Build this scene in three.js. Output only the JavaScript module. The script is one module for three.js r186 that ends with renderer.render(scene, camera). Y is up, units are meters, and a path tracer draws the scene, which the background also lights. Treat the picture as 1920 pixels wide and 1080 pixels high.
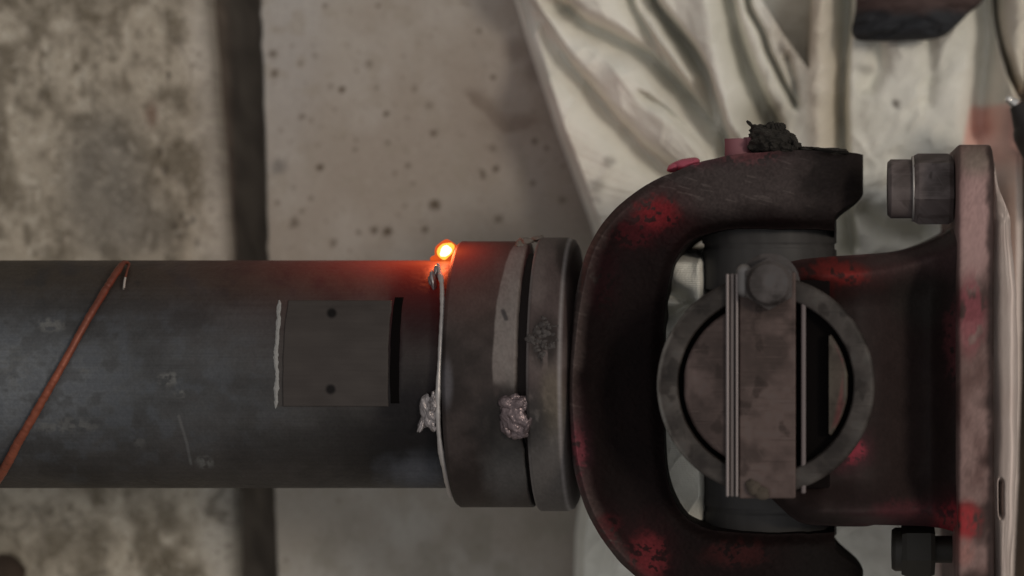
import * as THREE from 'three';
import { mergeGeometries } from 'three/addons/utils/BufferGeometryUtils.js';
import { RoundedBoxGeometry } from 'three/addons/geometries/RoundedBoxGeometry.js';

// ---------------------------------------------------------------- camera, sky, sun, exposure
const W = 1920, H = 1080;
const AX = 0.13;                       // height of the shaft axis above the floor
const F = 5000;                        // focal length in photo pixels
const CX = 0.11, CY = AX + 1.0;        // camera stands one metre above the shaft, over the joint
const scene = new THREE.Scene();
const camera = new THREE.PerspectiveCamera(2 * Math.atan(540 / F) * 180 / Math.PI, W / H, 0.05, 60);
camera.position.set(CX, CY, 0);
camera.up.set(0, 0, -1);
camera.lookAt(CX, 0, 0);
camera.setViewOffset(W, H, -550, 0, W, H);
camera.focus = 0.97; camera.userData.fStop = 5;
camera.updateProjectionMatrix();

const SUN = new THREE.Vector3(0.66, 0.85, -0.16).normalize();
{ // overcast sky, a little brighter where the sun stands behind the cloud
  const w = 256, h = 128, d = new Float32Array(w * h * 4);
  for (let j = 0; j < h; j++) for (let i = 0; i < w; i++) {
    const el = ((j + 0.5) / h - 0.5) * Math.PI, az = ((i + 0.5) / w - 0.5) * 2 * Math.PI;
    const v = [Math.cos(el) * Math.cos(az), Math.sin(el), Math.cos(el) * Math.sin(az)];
    const s = Math.max(0, Math.sin(el));
    const dot = v[0] * SUN.x + v[1] * SUN.y + v[2] * SUN.z;
    let L = el > 0 ? 0.72 * (1 + 2 * s) / 3 : 0.18;
    L += el > 0 ? 0.8 * Math.exp((dot - 1) * 5) : 0;
    const k = (j * w + i) * 4;
    const t = el > 0 ? [1.0, 0.985, 0.97] : [1.0, 0.95, 0.88];
    d[k] = L * t[0]; d[k + 1] = L * t[1]; d[k + 2] = L * t[2]; d[k + 3] = 1;
  }
  const sky = new THREE.DataTexture(d, w, h, THREE.RGBAFormat, THREE.FloatType);
  sky.mapping = THREE.EquirectangularReflectionMapping; sky.magFilter = THREE.LinearFilter; sky.needsUpdate = true;
  scene.background = sky; scene.environment = sky;
}
const sun = new THREE.DirectionalLight(0xfff1de, 1.5);
sun.position.copy(SUN).multiplyScalar(3); sun.castShadow = true; sun.shadow.radius = 20;
sun.shadow.mapSize.set(2048, 2048);
Object.assign(sun.shadow.camera, { left: -0.6, right: 0.6, top: 0.6, bottom: -0.6, near: 0.5, far: 6 });
scene.add(sun, sun.target);

const renderer = new THREE.WebGLRenderer({ antialias: true });
renderer.toneMapping = THREE.LinearToneMapping;
renderer.toneMappingExposure = 0.55;
renderer.shadowMap.enabled = true;

// ---------------------------------------------------------------- helpers
const clamp = (x, a = 0, b = 1) => Math.min(b, Math.max(a, x));
const sst = (a, b, x) => { const t = clamp((x - a) / (b - a)); return t * t * (3 - 2 * t); };
const lerp = (a, b, t) => a + (b - a) * t;
const mix = (a, b, t) => [lerp(a[0], b[0], t), lerp(a[1], b[1], t), lerp(a[2], b[2], t)];
function rng(seed) { let s = seed >>> 0; return () => { s = (s + 0x6D2B79F5) >>> 0; let t = s; t = Math.imul(t ^ (t >>> 15), t | 1); t ^= t + Math.imul(t ^ (t >>> 7), t | 61); return ((t ^ (t >>> 14)) >>> 0) / 4294967296; }; }
const hash = (x, y, z) => { let n = Math.imul(x, 374761393) + Math.imul(y, 668265263) + Math.imul(z, 2147483647 ^ 0x3C6EF372); n = Math.imul(n ^ (n >>> 13), 1274126177); return ((n ^ (n >>> 16)) >>> 0) / 4294967296; };
function vnoise(x, y, z = 0) {
  const xi = Math.floor(x), yi = Math.floor(y), zi = Math.floor(z);
  let fx = x - xi, fy = y - yi, fz = z - zi;
  fx = fx * fx * (3 - 2 * fx); fy = fy * fy * (3 - 2 * fy); fz = fz * fz * (3 - 2 * fz);
  const g = (a, b, c) => hash(xi + a, yi + b, zi + c);
  return lerp(lerp(lerp(g(0, 0, 0), g(1, 0, 0), fx), lerp(g(0, 1, 0), g(1, 1, 0), fx), fy),
    lerp(lerp(g(0, 0, 1), g(1, 0, 1), fx), lerp(g(0, 1, 1), g(1, 1, 1), fx), fy), fz);
}
function fbm(x, y, z = 0, o = 4) { let s = 0, a = 0.5, n = 0; for (let i = 0; i < o; i++) { s += a * vnoise(x, y, z); n += a; a *= 0.5; x *= 2.03; y *= 2.03; z *= 2.03; } return s / n; }
// a photo pixel at a height above the floor -> metres, and back
const S = (y) => (CY - y) / F;
const P = (px, py, y) => new THREE.Vector3(CX + (px - 1510) * S(y), y, (py - 540) * S(y));
const back = (x, y, z) => [1510 + (x - CX) / S(y), 540 + z / S(y)];
const lin2s = (c) => { c = clamp(c); return c <= 0.0031308 ? c * 12.92 : 1.055 * Math.pow(c, 1 / 2.4) - 0.055; };
function colourTex(w, h, fn, wrap = THREE.MirroredRepeatWrapping) {
  const d = new Uint8Array(w * h * 4);
  for (let j = 0; j < h; j++) for (let i = 0; i < w; i++) { const c = fn((i + 0.5) / w, (j + 0.5) / h), k = (j * w + i) * 4; d[k] = lin2s(c[0]) * 255; d[k + 1] = lin2s(c[1]) * 255; d[k + 2] = lin2s(c[2]) * 255; d[k + 3] = 255; }
  const t = new THREE.DataTexture(d, w, h); t.colorSpace = THREE.SRGBColorSpace; t.magFilter = THREE.LinearFilter; t.minFilter = THREE.LinearFilter; t.wrapS = t.wrapT = wrap; t.needsUpdate = true; return t;
}
function greyTex(w, h, fn, wrap = THREE.MirroredRepeatWrapping) {
  const d = new Uint8Array(w * h * 4);
  for (let j = 0; j < h; j++) for (let i = 0; i < w; i++) { const c = clamp(fn((i + 0.5) / w, (j + 0.5) / h)) * 255, k = (j * w + i) * 4; d[k] = d[k + 1] = d[k + 2] = c; d[k + 3] = 255; }
  const t = new THREE.DataTexture(d, w, h); t.magFilter = THREE.LinearFilter; t.minFilter = THREE.LinearFilter; t.wrapS = t.wrapT = wrap; t.needsUpdate = true; return t;
}
// a sheet of points fn(u,v) -> Vector3 with a colour from colour(p,u,v)
function sheet(nu, nv, fn, colour) {
  const pos = new Float32Array((nu + 1) * (nv + 1) * 3), uv = new Float32Array((nu + 1) * (nv + 1) * 2), col = colour ? new Float32Array((nu + 1) * (nv + 1) * 3) : null, idx = [];
  for (let j = 0; j <= nv; j++) for (let i = 0; i <= nu; i++) {
    const k = j * (nu + 1) + i, u = i / nu, v = j / nv, p = fn(u, v);
    pos[3 * k] = p.x; pos[3 * k + 1] = p.y; pos[3 * k + 2] = p.z; uv[2 * k] = u; uv[2 * k + 1] = v;
    if (col) { const c = colour(p, u, v); col[3 * k] = c[0]; col[3 * k + 1] = c[1]; col[3 * k + 2] = c[2]; }
    if (i < nu && j < nv) { const a = k, b = k + 1, c = k + nu + 1, e = c + 1; idx.push(a, b, e, a, e, c); }
  }
  const g = new THREE.BufferGeometry();
  g.setAttribute('position', new THREE.BufferAttribute(pos, 3)); g.setAttribute('uv', new THREE.BufferAttribute(uv, 2));
  if (col) g.setAttribute('color', new THREE.BufferAttribute(col, 3));
  g.setIndex(idx); g.computeVertexNormals(); return g;
}
function paint(g, colour) { // vertex colours on any geometry from its own positions
  const p = g.attributes.position, c = new Float32Array(p.count * 3), v = new THREE.Vector3();
  for (let i = 0; i < p.count; i++) { v.fromBufferAttribute(p, i); const k = colour(v); c[3 * i] = k[0]; c[3 * i + 1] = k[1]; c[3 * i + 2] = k[2]; }
  g.setAttribute('color', new THREE.BufferAttribute(c, 3)); return g;
}
const used = {};
function numbered(n) { used[n] = (used[n] ?? -1) + 1; return used[n] ? `${n}_${String(used[n]).padStart(3, '0')}` : n; }
function mesh(name, geo, mat, parent) {
  const m = new THREE.Mesh(geo, mat); m.name = parent ? name : numbered(name); m.castShadow = m.receiveShadow = true; (parent ?? scene).add(m); return m;
}
function thing(name, label, category, pos = [0, 0, 0], group) {
  const o = new THREE.Group(); o.name = numbered(name); o.position.set(...pos); o.userData = { label, category }; if (group) o.userData.group = group; scene.add(o); return o;
}
function tag(o, label, category) { o.userData = { label, category }; return o; }
function struct(name, geo, mat) { const m = mesh(name, geo, mat); m.userData.kind = 'structure'; return m; }
function segDist(px, py, pts) { // distance to a polyline
  let best = 1e9, side = 0, along = 0; const n = pts.length - 1;
  for (let i = 0; i < n; i++) {
    const [ax, ay] = pts[i], [bx, by] = pts[i + 1], dx = bx - ax, dy = by - ay;
    const t = clamp(((px - ax) * dx + (py - ay) * dy) / (dx * dx + dy * dy));
    const ex = px - ax - t * dx, ey = py - ay - t * dy, d = Math.hypot(ex, ey);
    if (d < best) { best = d; side = Math.sign(ex * dy - ey * dx); along = (i + t) / n; }
  }
  return [best, side, along];
}
const steel = (o) => new THREE.MeshPhysicalMaterial({ side: THREE.DoubleSide, specularIntensity: 0.45, ...o });
const std = (o) => new THREE.MeshStandardMaterial({ side: THREE.DoubleSide, ...o });
const blot = (px, py, x, y, rx, ry, soft = 0.5) => 1 - sst(1 - soft, 1 + soft, Math.hypot((px - x) / rx, (py - y) / ry));

// ---------------------------------------------------------------- the ground: rough concrete, a groove, a smooth slab
const floorTile = 0.6;
const rough = (px, py) => {
  const wx = px + 30 * (fbm(px / 50, py / 50, 3, 2) - 0.5), wy = py + 30 * (fbm(px / 50, py / 50, 7, 2) - 0.5);
  return [fbm(wx / 46, wy / 60, 1, 4), fbm(wx / 20, wy / 26, 11, 3), fbm(px / 150, py / 150, 21, 3)];
};
const floorMap = colourTex(1400, 1400, (u, v) => {
  const p = new THREE.Vector3(-0.48 + u * floorTile, 0, -0.3 + v * floorTile), [px, py] = back(p.x, 0, p.z);
  const [a, b, c] = rough(px, py);
  let k = mix([0.21, 0.18, 0.135], [0.50, 0.445, 0.36], sst(0.33, 0.62, 0.55 * a + 0.25 * b + 0.2 * c));
  k = mix(k, [0.62, 0.57, 0.48], 0.75 * sst(0.60, 0.74, b) * sst(0.4, 0.6, a));        // pale scuffed crumbs
  k = mix(k, [0.13, 0.105, 0.07], 0.6 * sst(0.63, 0.76, fbm(px / 26, py / 34, 31, 3)));  // olive dirt
  k = mix(k, [0.20, 0.185, 0.16], 0.75 * blot(px, py, 195, 345, 75, 130, 0.55));         // darker grey patch
  k = mix(k, [0.20, 0.185, 0.16], 0.5 * blot(px, py, 270, 430, 60, 60, 0.6));
  k = mix(k, [0.17, 0.09, 0.06], 0.7 * blot(px, py, 284, 214, 12, 22, 0.7));
  for (const [x, y] of [[340, 405], [350, 420], [328, 424], [362, 412], [335, 440], [370, 457], [300, 285], [316, 142], [310, 320]]) k = mix(k, [0.07, 0.055, 0.04], 0.8 * blot(px, py, x, y, 5, 8, 0.7));
  k = mix(k, [0.55, 0.52, 0.47], 0.85 * sst(318, 385, px + 55 * (a - 0.5) - Math.min(py, 480) * 0.08) ); // trowelled pale lip by the groove, lit brightness painted in too
  for (const [s2, sd, am] of [[7, 3, 0.55], [4, 13, 0.5]]) { const q = vnoise(px / s2, py / s2, sd); k = mix(k, [0.10, 0.08, 0.055], am * sst(0.80, 0.93, q)); k = mix(k, [0.66, 0.61, 0.52], 0.6 * am * sst(0.20, 0.07, q)); }
  k = mix(k, [0.10, 0.085, 0.065], 0.5 * (1 - sst(0.004, 0.014, Math.abs(fbm(px / 130, py / 130, 77, 4) - 0.5))) * sst(0.5, 0.6, c));
  const g = 0.78 * (0.86 + 0.28 * vnoise(px / 2.2, py / 2.2, 5));
  return [k[0] * g, k[1] * g, k[2] * g];
});
const floorBump = greyTex(1400, 1400, (u, v) => {
  const x = -0.48 + u * floorTile, z = -0.3 + v * floorTile, [px, py] = back(x, 0, z), [a, b] = rough(px, py);
  const lip = sst(330, 385, px - Math.min(py, 480) * 0.08);
  return lerp(0.5 * a + 0.35 * b + 0.15 * vnoise(px / 4, py / 4, 2), 0.55 + 0.05 * b, lip);
});
const slabTile = 0.6, slabY = 0.004;
const spots = [[515, 138, 9, .75], [512, 101, 10, .7], [523, 312, 17, .7], [600, 314, 7, 1], [641, 168, 7, 1], [724, 213, 6, .9], [692, 120, 9, .5], [815, 385, 13, .9], [727, 433, 10, 1], [701, 432, 9, .9], [672, 436, 6, .6], [797, 430, 7, .8], [813, 250, 8, .8], [925, 145, 6, .9], [930, 316, 7, .9], [904, 322, 7, .8], [906, 331, 6, .7], [935, 410, 9, .7], [1003, 265, 6, .9], [1024, 278, 5, .9], [1000, 343, 6, .7], [1055, 374, 8, .6], [765, 311, 6, .7], [729, 267, 5, .6], [740, 325, 5, .5], [552, 417, 11, .7], [520, 381, 6, .6], [566, 396, 6, .5], [583, 372, 6, .5], [625, 456, 9, .6], [566, 219, 7, .6], [564, 118, 6, .5], [666, 280, 6, .5], [777, 168, 7, .5], [805, 198, 9, .4], [590, 105, 7, .4], [620, 162, 7, .4], [627, 205, 5, .4], [609, 10, 6, .6], [709, 11, 5, .8], [899, 58, 6, .7], [924, 278, 9, .5], [760, 385, 6, .4], [705, 165, 7, .3]];
const SR = rng(5); for (let i = 0; i < 60; i++) spots.push([500 + SR() * 620, SR() * 1080, 2 + SR() * 4.5, 0.15 + SR() * 0.35]);
const slabMap = colourTex(1400, 1400, (u, v) => {
  const x = -0.12 + u * slabTile, z = -0.3 + v * slabTile, [px, py] = back(x, slabY, z);
  const n = fbm(px / 110, py / 110, 41, 4), m = fbm(px / 28, py / 28, 51, 3);
  let k = mix([0.43, 0.385, 0.33], [0.50, 0.465, 0.415], sst(0.3, 0.7, n));
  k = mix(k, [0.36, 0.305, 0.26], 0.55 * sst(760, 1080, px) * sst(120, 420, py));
  k = mix(k, [0.52, 0.51, 0.50], 0.5 * blot(px, py, 540, 60, 60, 200, 0.7));
  k = mix(k, [0.40, 0.36, 0.30], 0.5 * sst(0.56, 0.7, m));
  { // torn brown damp stain near the cloth
    const w = 10 * (m - 0.5), [d, sd] = segDist(px + w, py + w, [[888, 190], [912, 208], [930, 228], [948, 246], [990, 236]]);
    k = mix(k, [0.19, 0.145, 0.11], 0.75 * (1 - sst(sd > 0 ? 6 : 2, sd > 0 ? 34 : 9, d)) );
    k = mix(k, [0.17, 0.13, 0.10], 0.55 * blot(px + w, py - w, 968, 95, 26, 22, 0.7));
    k = mix(k, [0.15, 0.12, 0.10], 0.6 * blot(px, py + w, 1002, 132, 18, 24, 0.6));
    k = mix(k, [0.24, 0.19, 0.15], 0.5 * blot(px, py, 960, 230, 55, 16, 0.7));
    k = mix(k, [0.33, 0.28, 0.235], 0.45 * blot(px, py, 1000, 180, 120, 130, 0.8));
  }
  for (const [sx, sy, r, a] of spots) {
    if (Math.abs(px - sx) > 40 || Math.abs(py - sy) > 40) continue;
    const w = 0.6 * r * (vnoise(px / 4, py / 4, sx) - 0.5);
    k = mix(k, r > 15 ? [0.20, 0.19, 0.18] : [0.105, 0.075, 0.045], a * blot(px + w, py - w, sx, sy, r * 0.8, r * 0.8, 0.65));
  }
  { const q = vnoise(px / 5, py / 5, 23); k = mix(k, [0.16, 0.13, 0.10], 0.4 * sst(0.86, 0.96, q)); k = mix(k, [0.60, 0.56, 0.50], 0.35 * sst(0.13, 0.05, q)); }
  k = mix(k, [0.30, 0.27, 0.22], 0.45 * sst(0.55, 0.68, fbm(px / 50, py / 80, 43, 4)) * sst(940, 990, py));
  const g = 0.75 * (0.93 + 0.14 * vnoise(px / 2.2, py / 2.2, 6));
  return [k[0] * g, k[1] * g, k[2] * g];
});
const slabBump = greyTex(700, 700, (u, v) => 0.5 * fbm(u * 60, v * 60, 3, 3) + 0.5 * fbm(u * 200, v * 200, 9, 2));
// groove edges as they run over the floor (photo pixels), the groove narrows towards the near side
const grooveL = (z) => { const py = 540 + z / S(0); return P(376 + (py < 480 ? clamp(py, -600, 480) * 0.088 : 42 + (clamp(py, 480, 1700) - 480) * 0.02) + 3.2 * (vnoise(py / 60, 3) - 0.5), py, 0).x; };
const grooveR = (z) => { const py = 540 + z / S(0); return P(492 + clamp(py, -600, 1700) * 0.028 + 3.0 * (fbm(py / 40, 9, 2, 4) - 0.5) - 3 * sst(0.7, 0.85, vnoise(py / 14, 5, 5)), py, 0).x; };
const GD = -0.028, ZH = 2.2;
const zOf = (v) => { const t = v * 2 - 1; return Math.sign(t) * (Math.abs(t) < 0.7 ? Math.abs(t) / 0.7 * 0.3 : 0.3 + (Math.abs(t) - 0.7) / 0.3 * (ZH - 0.3)); };
function withPlanarUV(g, x0, z0, tile) { const p = g.attributes.position, uv = g.attributes.uv; for (let i = 0; i < p.count; i++) uv.setXY(i, (p.getX(i) - x0) / tile, (p.getZ(i) - z0) / tile); return g; }
{
  const rr = 0.0125; // the left lip is worn round
  const nL = 26;
  const floorG = sheet(nL, 200, (u, v) => {
    const z = zOf(v), e = grooveL(z);
    if (u < 0.5) { const x = lerp(-2.6, e - rr, Math.pow(u / 0.5, 0.35)); return new THREE.Vector3(x, 0, z); }
    if (u < 0.85) { const a = (u - 0.5) / 0.35 * Math.PI / 2; return new THREE.Vector3(e - rr + rr * Math.sin(a), -rr + rr * Math.cos(a), z); }
    return new THREE.Vector3(e, lerp(-rr, GD, (u - 0.85) / 0.15), z);
  });
  struct('concrete_floor', withPlanarUV(floorG, -0.48, -0.3, floorTile), std({ map: floorMap, bumpMap: floorBump, bumpScale: 0.0022, roughness: 0.92 }));
  const re = 0.0016;
  const slabG = sheet(24, 200, (u, v) => {
    const z = zOf(v), e = grooveR(z); u = 1 - u;
    if (u < 0.6) { const x = lerp(2.8, e + re, Math.pow(u / 0.6, 0.5)); return new THREE.Vector3(x, slabY, z); }
    if (u < 0.85) { const a = (u - 0.6) / 0.25 * Math.PI / 2; return new THREE.Vector3(e + re - re * Math.sin(a), slabY - re + re * Math.cos(a), z); }
    return new THREE.Vector3(e, lerp(slabY - re, GD, (u - 0.85) / 0.15), z);
  });
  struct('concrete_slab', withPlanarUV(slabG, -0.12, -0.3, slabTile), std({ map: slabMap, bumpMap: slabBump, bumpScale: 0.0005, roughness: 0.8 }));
  const bed = sheet(8, 160, (u, v) => { const z = zOf(v), a = grooveL(z), b = grooveR(z); return new THREE.Vector3(lerp(a, b, u), GD + 0.003 * (fbm(u * 4, z * 60, 3, 3) - 0.2), z); },
    (p, u) => { const n = fbm(p.x * 300, p.z * 120, 4, 3); return mix([0.055, 0.045, 0.037], [0.22, 0.185, 0.15], n * (1 - 0.75 * u)); });
  struct('floor_groove', bed, std({ vertexColors: true, roughness: 0.95 }));
}

// ---------------------------------------------------------------- white cloth in deep folds under the joint
{
  const left = [[-140, 915], [-60, 940], [0, 961], [80, 985], [240, 1038], [340, 1075], [425, 1106], [520, 1128], [700, 1118], [900, 1088], [1010, 1073], [1090, 1071], [1300, 1080]];
  const leftAt = (py) => { let i = 0; while (i < left.length - 2 && py > left[i + 1][0]) i++; const [a, b] = left[i], [c, d] = left[i + 1]; return lerp(b, d, clamp((py - a) / (c - a), -0.5, 1.5)); };
  const valleys = [ // polyline, width before / after, depth in metres
    [[[945, -90], [985, 0], [1020, 46], [1060, 112], [1110, 170], [1156, 225], [1203, 275], [1260, 318]], 36, 11, 0.013],
    [[[1060, 10], [1090, 38], [1138, 60], [1216, 104], [1264, 152], [1312, 207], [1372, 272]], 34, 12, 0.015],
    [[[1160, -60], [1189, 16], [1226, 76], [1272, 142], [1336, 222]], 20, 7, 0.010],
    [[[1200, -60], [1230, 6], [1254, 36], [1298, 90], [1324, 134], [1352, 222], [1368, 280]], 26, 7, 0.020],
    [[[1272, 92], [1305, 150], [1335, 205]], 9, 5, 0.006],
    [[[1215, 180], [1255, 208], [1292, 242], [1340, 288]], 14, 4, 0.005],
    [[[1364, -20], [1380, 60], [1398, 112], [1424, 172], [1458, 240]], 34, 10, 0.014],
    [[[1388, -60], [1407, 18], [1432, 64], [1443, 100], [1472, 158], [1492, 196]], 9, 4, 0.008],
    [[[1476, 110], [1490, 160], [1496, 200]], 9, 6, 0.004],
    [[[1592, -60], [1590, 30], [1583, 110], [1580, 200], [1584, 300], [1600, 460]], 30, 7, 0.014],
    [[[1845, -60], [1856, 60], [1848, 160], [1842, 240]], 28, 22, 0.012],
    [[[1866, -60], [1872, 30], [1882, 90], [1896, 145], [1912, 180]], 8, 4, 0.020],
    [[[1915, 180], [1918, 420], [1915, 700], [1909, 900], [1898, 1140]], 6, 40, 0.030],
    [[[1878, 905], [1880, 966]], 4, 4, 0.012],
    [[[1250, 470], [1268, 540], [1300, 560]], 10, 16, 0.008],
    [[[1240, 600], [1275, 590], [1310, 570]], 12, 12, 0.010],
    [[[1620, 400], [1655, 430], [1720, 440]], 20, 18, 0.008],
    [[[1640, 60], [1650, 130], [1630, 160]], 20, 16, 0.005],
    [[[1738, 70], [1744, 130], [1735, 190]], 18, 14, 0.003],
    [[[1788, 1000], [1786, 1150]], 4, 4, 0.008], [[[1806, 1010], [1804, 1150]], 4, 4, 0.008], [[[1770, 1000], [1768, 1150]], 4, 4, 0.006],
  ];
  const ridges = [ // polyline, width, height
    [[[1205, -20], [1240, 70], [1266, 112], [1300, 150]], 14, 0.008],
    [[[1345, -60], [1340, 60], [1350, 160], [1370, 260]], 34, 0.012],
    [[[1548, -60], [1545, 60], [1545, 200], [1540, 320]], 30, 0.010],
    [[[1890, 300], [1890, 500], [1888, 700], [1884, 900], [1872, 1140]], 16, 0.024],
    [[[1040, 160], [1075, 300], [1120, 420]], 34, 0.004],
    [[[1175, 140], [1240, 210], [1300, 270]], 40, 0.006],
  ];
  const hAt = (px, py, e) => {
    const ang = Math.atan2(px - 1400, 420 - py), rad = Math.hypot(px - 1400, py - 420);
    const crease = 1 - Math.abs(2 * fbm(ang * 9 + 20, rad / 260, 17, 3) - 1), fine = 1 - Math.abs(2 * fbm(ang * 22 + 40, rad / 120, 27, 2) - 1);
    let y = (0.0013 * Math.pow(crease, 3) + 0.0003 * Math.pow(fine, 3)) * sst(0, 60, e) * (py < 480 ? 1 : 0.3) + 0.0022 * Math.pow(1 - Math.abs(2 * fbm(px / 70 + py / 200, py / 110, 37, 3) - 1), 4);
    y += lerp(0.0045, 0.036, Math.pow(clamp(e / 26), 0.5)) + 0.004 * (fbm(px / 120, py / 120, 61, 3) - 0.5) + 0.0016 * (fbm(px / 30, py / 30, 71, 3) - 0.5);
    y += 0.012 * sst(1840, 1905, px);
    for (const [pts, w, h] of ridges) { const [d] = segDist(px, py, pts); y += h * Math.exp(-(d / w) * (d / w)); }
    let cut = 0;
    for (const [pts, a, b, dep] of valleys) { const [d, s] = segDist(px, py, pts), w = s > 0 ? b : a; const f = dep * Math.exp(-Math.pow(d / w, 2)); cut = Math.max(cut, f) + 0.25 * Math.min(cut, f); }
    { // deep pocket between two folds, open towards the top
      const l = py < 66 ? lerp(1467, 1440, (66 - py) / 43) : lerp(1467, 1514, (py - 66) / 66), rt = lerp(1525, 1518, py / 136);
      cut = Math.max(cut, 0.05 * sst(0, 13, Math.min(px - l, rt - px)));
    }
    y -= cut * 1.5;
    y += 0.106 * sst(1190, 1250, px) * (1 - sst(1330, 1390, px)) * sst(430, 500, py) * (1 - sst(930, 990, py));  // added bulge lifts cloth into the yoke opening to catch light
    return Math.max(y, 0.0055 + 0.0012 * fbm(px / 20, py / 20, 5, 2));
  };
  const stains = [[1145, 305, 11, 9, .55], [1122, 350, 15, 12, .5], [1466, 95, 8, 9, .55], [1680, 197, 7, 7, .9], [1622, 130, 18, 9, .4], [1090, 10, 30, 10, .2], [1120, 375, 9, 7, .4], [1490, 170, 9, 22, .4], [1455, 215, 9, 24, .5], [1660, 385, 12, 10, .3], [1290, 470, 20, 16, .35]];
  const cloth = sheet(560, 520, (u, v) => {
    const py = lerp(-130, 1290, v), L = leftAt(py), px = lerp(L, 2060, Math.pow(u, 1.0)), e = px - L;
    const y = hAt(px, py, e);
    return P(px, py, 0.03).setY(y);
  }, (p) => {
    const s = S(0.03), px = 1510 + (p.x - CX) / s, py = 540 + p.z / s;
    const n = fbm(px / 70, py / 70, 81, 4), f = 0.97 + 0.06 * vnoise(px / 3, py / 3, 8);
    let k = mix([0.76, 0.745, 0.67], [0.85, 0.835, 0.765], sst(0.3, 0.7, n));
    k = mix(k, [0.66, 0.57, 0.44], 0.6 * sst(1850, 1900, px) * (1 - sst(160, 330, py)));     // cream panel
    k = mix(k, [0.62, 0.50, 0.36], 0.45 * blot(px, py, 1545, 140, 34, 220, 0.4));              // tan fold, its dimmer light painted in
    k = mix(k, [0.30, 0.22, 0.15], 0.5 * blot(px, py, 1490, 40, 45, 90, 0.5));  // brown paints the shadow inside the deep pocket
    k = mix(k, [0.80, 0.50, 0.43], 0.92 * sst(-5, 7, px - 1802 - (275 - py) * 0.22) * sst(190, 206, py + 7 * (n - 0.5)) * (1 - sst(300, 350, py)));               // red primer rubbed into the cloth
    k = mix(k, [0.40, 0.22, 0.19], 0.8 * blot(px, py, 1912, 265, 32, 70, 0.5));
    k = mix(k, [0.64, 0.50, 0.46], 0.7 * sst(1855, 1868, px) * sst(280, 340, py) * (1 - sst(1905, 1925, px)));
    k = mix(k, [0.30, 0.23, 0.17], 0.8 * sst(1898, 1918, px) * sst(230, 330, py));  // tan brown paints the fold shadow along the right edge
    k = mix(k, [0.58, 0.36, 0.33], 0.7 * blot(px, py, 1795, 1050, 50, 60, 0.4));
    k = mix(k, [0.33, 0.30, 0.23], 0.7 * blot(px, py, 1435, 225, 55, 40, 0.7));
    for (const [x, y, rx, ry, a] of stains) { const w = 6 * (vnoise(px / 6, py / 6, x) - 0.5); k = mix(k, [0.16, 0.14, 0.12], a * blot(px + w, py + w, x, y, rx, ry, 0.7)); }
    return [k[0] * f, k[1] * f, k[2] * f];
  });
  // a rolled hem gives the left edge its thickness
  const hemPts = []; for (let i = 0; i <= 60; i++) { const py = lerp(-130, 1290, i / 60); hemPts.push(P(leftAt(py) + 1, py, 0.03).setY(0.0062)); }
  const hem = new THREE.TubeGeometry(new THREE.CatmullRomCurve3(hemPts), 240, 0.0011, 8);
  const weave = greyTex(512, 512, (u, v) => 0.5 + 0.25 * Math.sin(u * 512 * Math.PI / 2) + 0.25 * Math.sin(v * 512 * Math.PI / 2), THREE.RepeatWrapping); weave.repeat.set(3, 3.5);
  const cm = std({ vertexColors: true, roughness: 0.95, bumpMap: weave, bumpScale: 0.0003 });
  const foldTop = [[296, 1876, 1], [330, 1870, 10], [420, 1864, 32], [560, 1863, 44], [700, 1863, 48], [850, 1864, 44], [960, 1866, 38], [1080, 1869, 28], [1300, 1872, 22]];
  const fAt = (py) => { let i = 0; while (i < foldTop.length - 2 && py > foldTop[i + 1][0]) i++; const [a, b, c] = foldTop[i], [d, e, f] = foldTop[i + 1], q = sst(0, 1, (py - a) / (d - a)); return [lerp(b, e, q), lerp(c, f, q)]; };
  const yTop = 0.165;
  const fold = sheet(60, 300, (u, v) => { // a fold of the cloth bunched up against the back of the flange
    const py = lerp(296, 1300, v), [l, w] = fAt(py), k = u * 2 - 1, wob = 4 * (fbm(py / 70, 4, 3, 3) - 0.5);
    const q = P(l + w / 2 + wob + Math.sign(k) * Math.pow(Math.min(1, Math.abs(k) * 1.25), 0.8) * w / 2, py, yTop);
    let y = yTop - 0.006 * k * k - (Math.abs(k) > 0.8 ? (Math.abs(k) - 0.8) / 0.2 * 0.12 : 0) + 0.003 * (fbm(py / 160, k * 0.6 + 5, 6, 2) - 0.5) - 0.03 * (1 - sst(296, 420, py));
    y -= 0.012 * Math.exp(-Math.pow((k + 0.25) / 0.12, 2)) * sst(895, 910, py) * (1 - sst(960, 975, py));
    q.y = y; return q;
  }, (p) => { const [px, py] = back(p.x, yTop, p.z), n = fbm(px / 30, py / 50, 87, 3); return mix([0.72, 0.58, 0.53], [0.84, 0.72, 0.66], n); });
  const t = thing('folded_cloth', 'large off-white cotton cloth lying in deep folds beneath the joint', 'cloth');
  mesh('cloth_sheet', cloth, cm, t);
  mesh('standing_fold', fold, cm, t);
  mesh('hem', hem, std({ color: new THREE.Color(0.66, 0.64, 0.58), roughness: 0.95 }), t);
}

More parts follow.
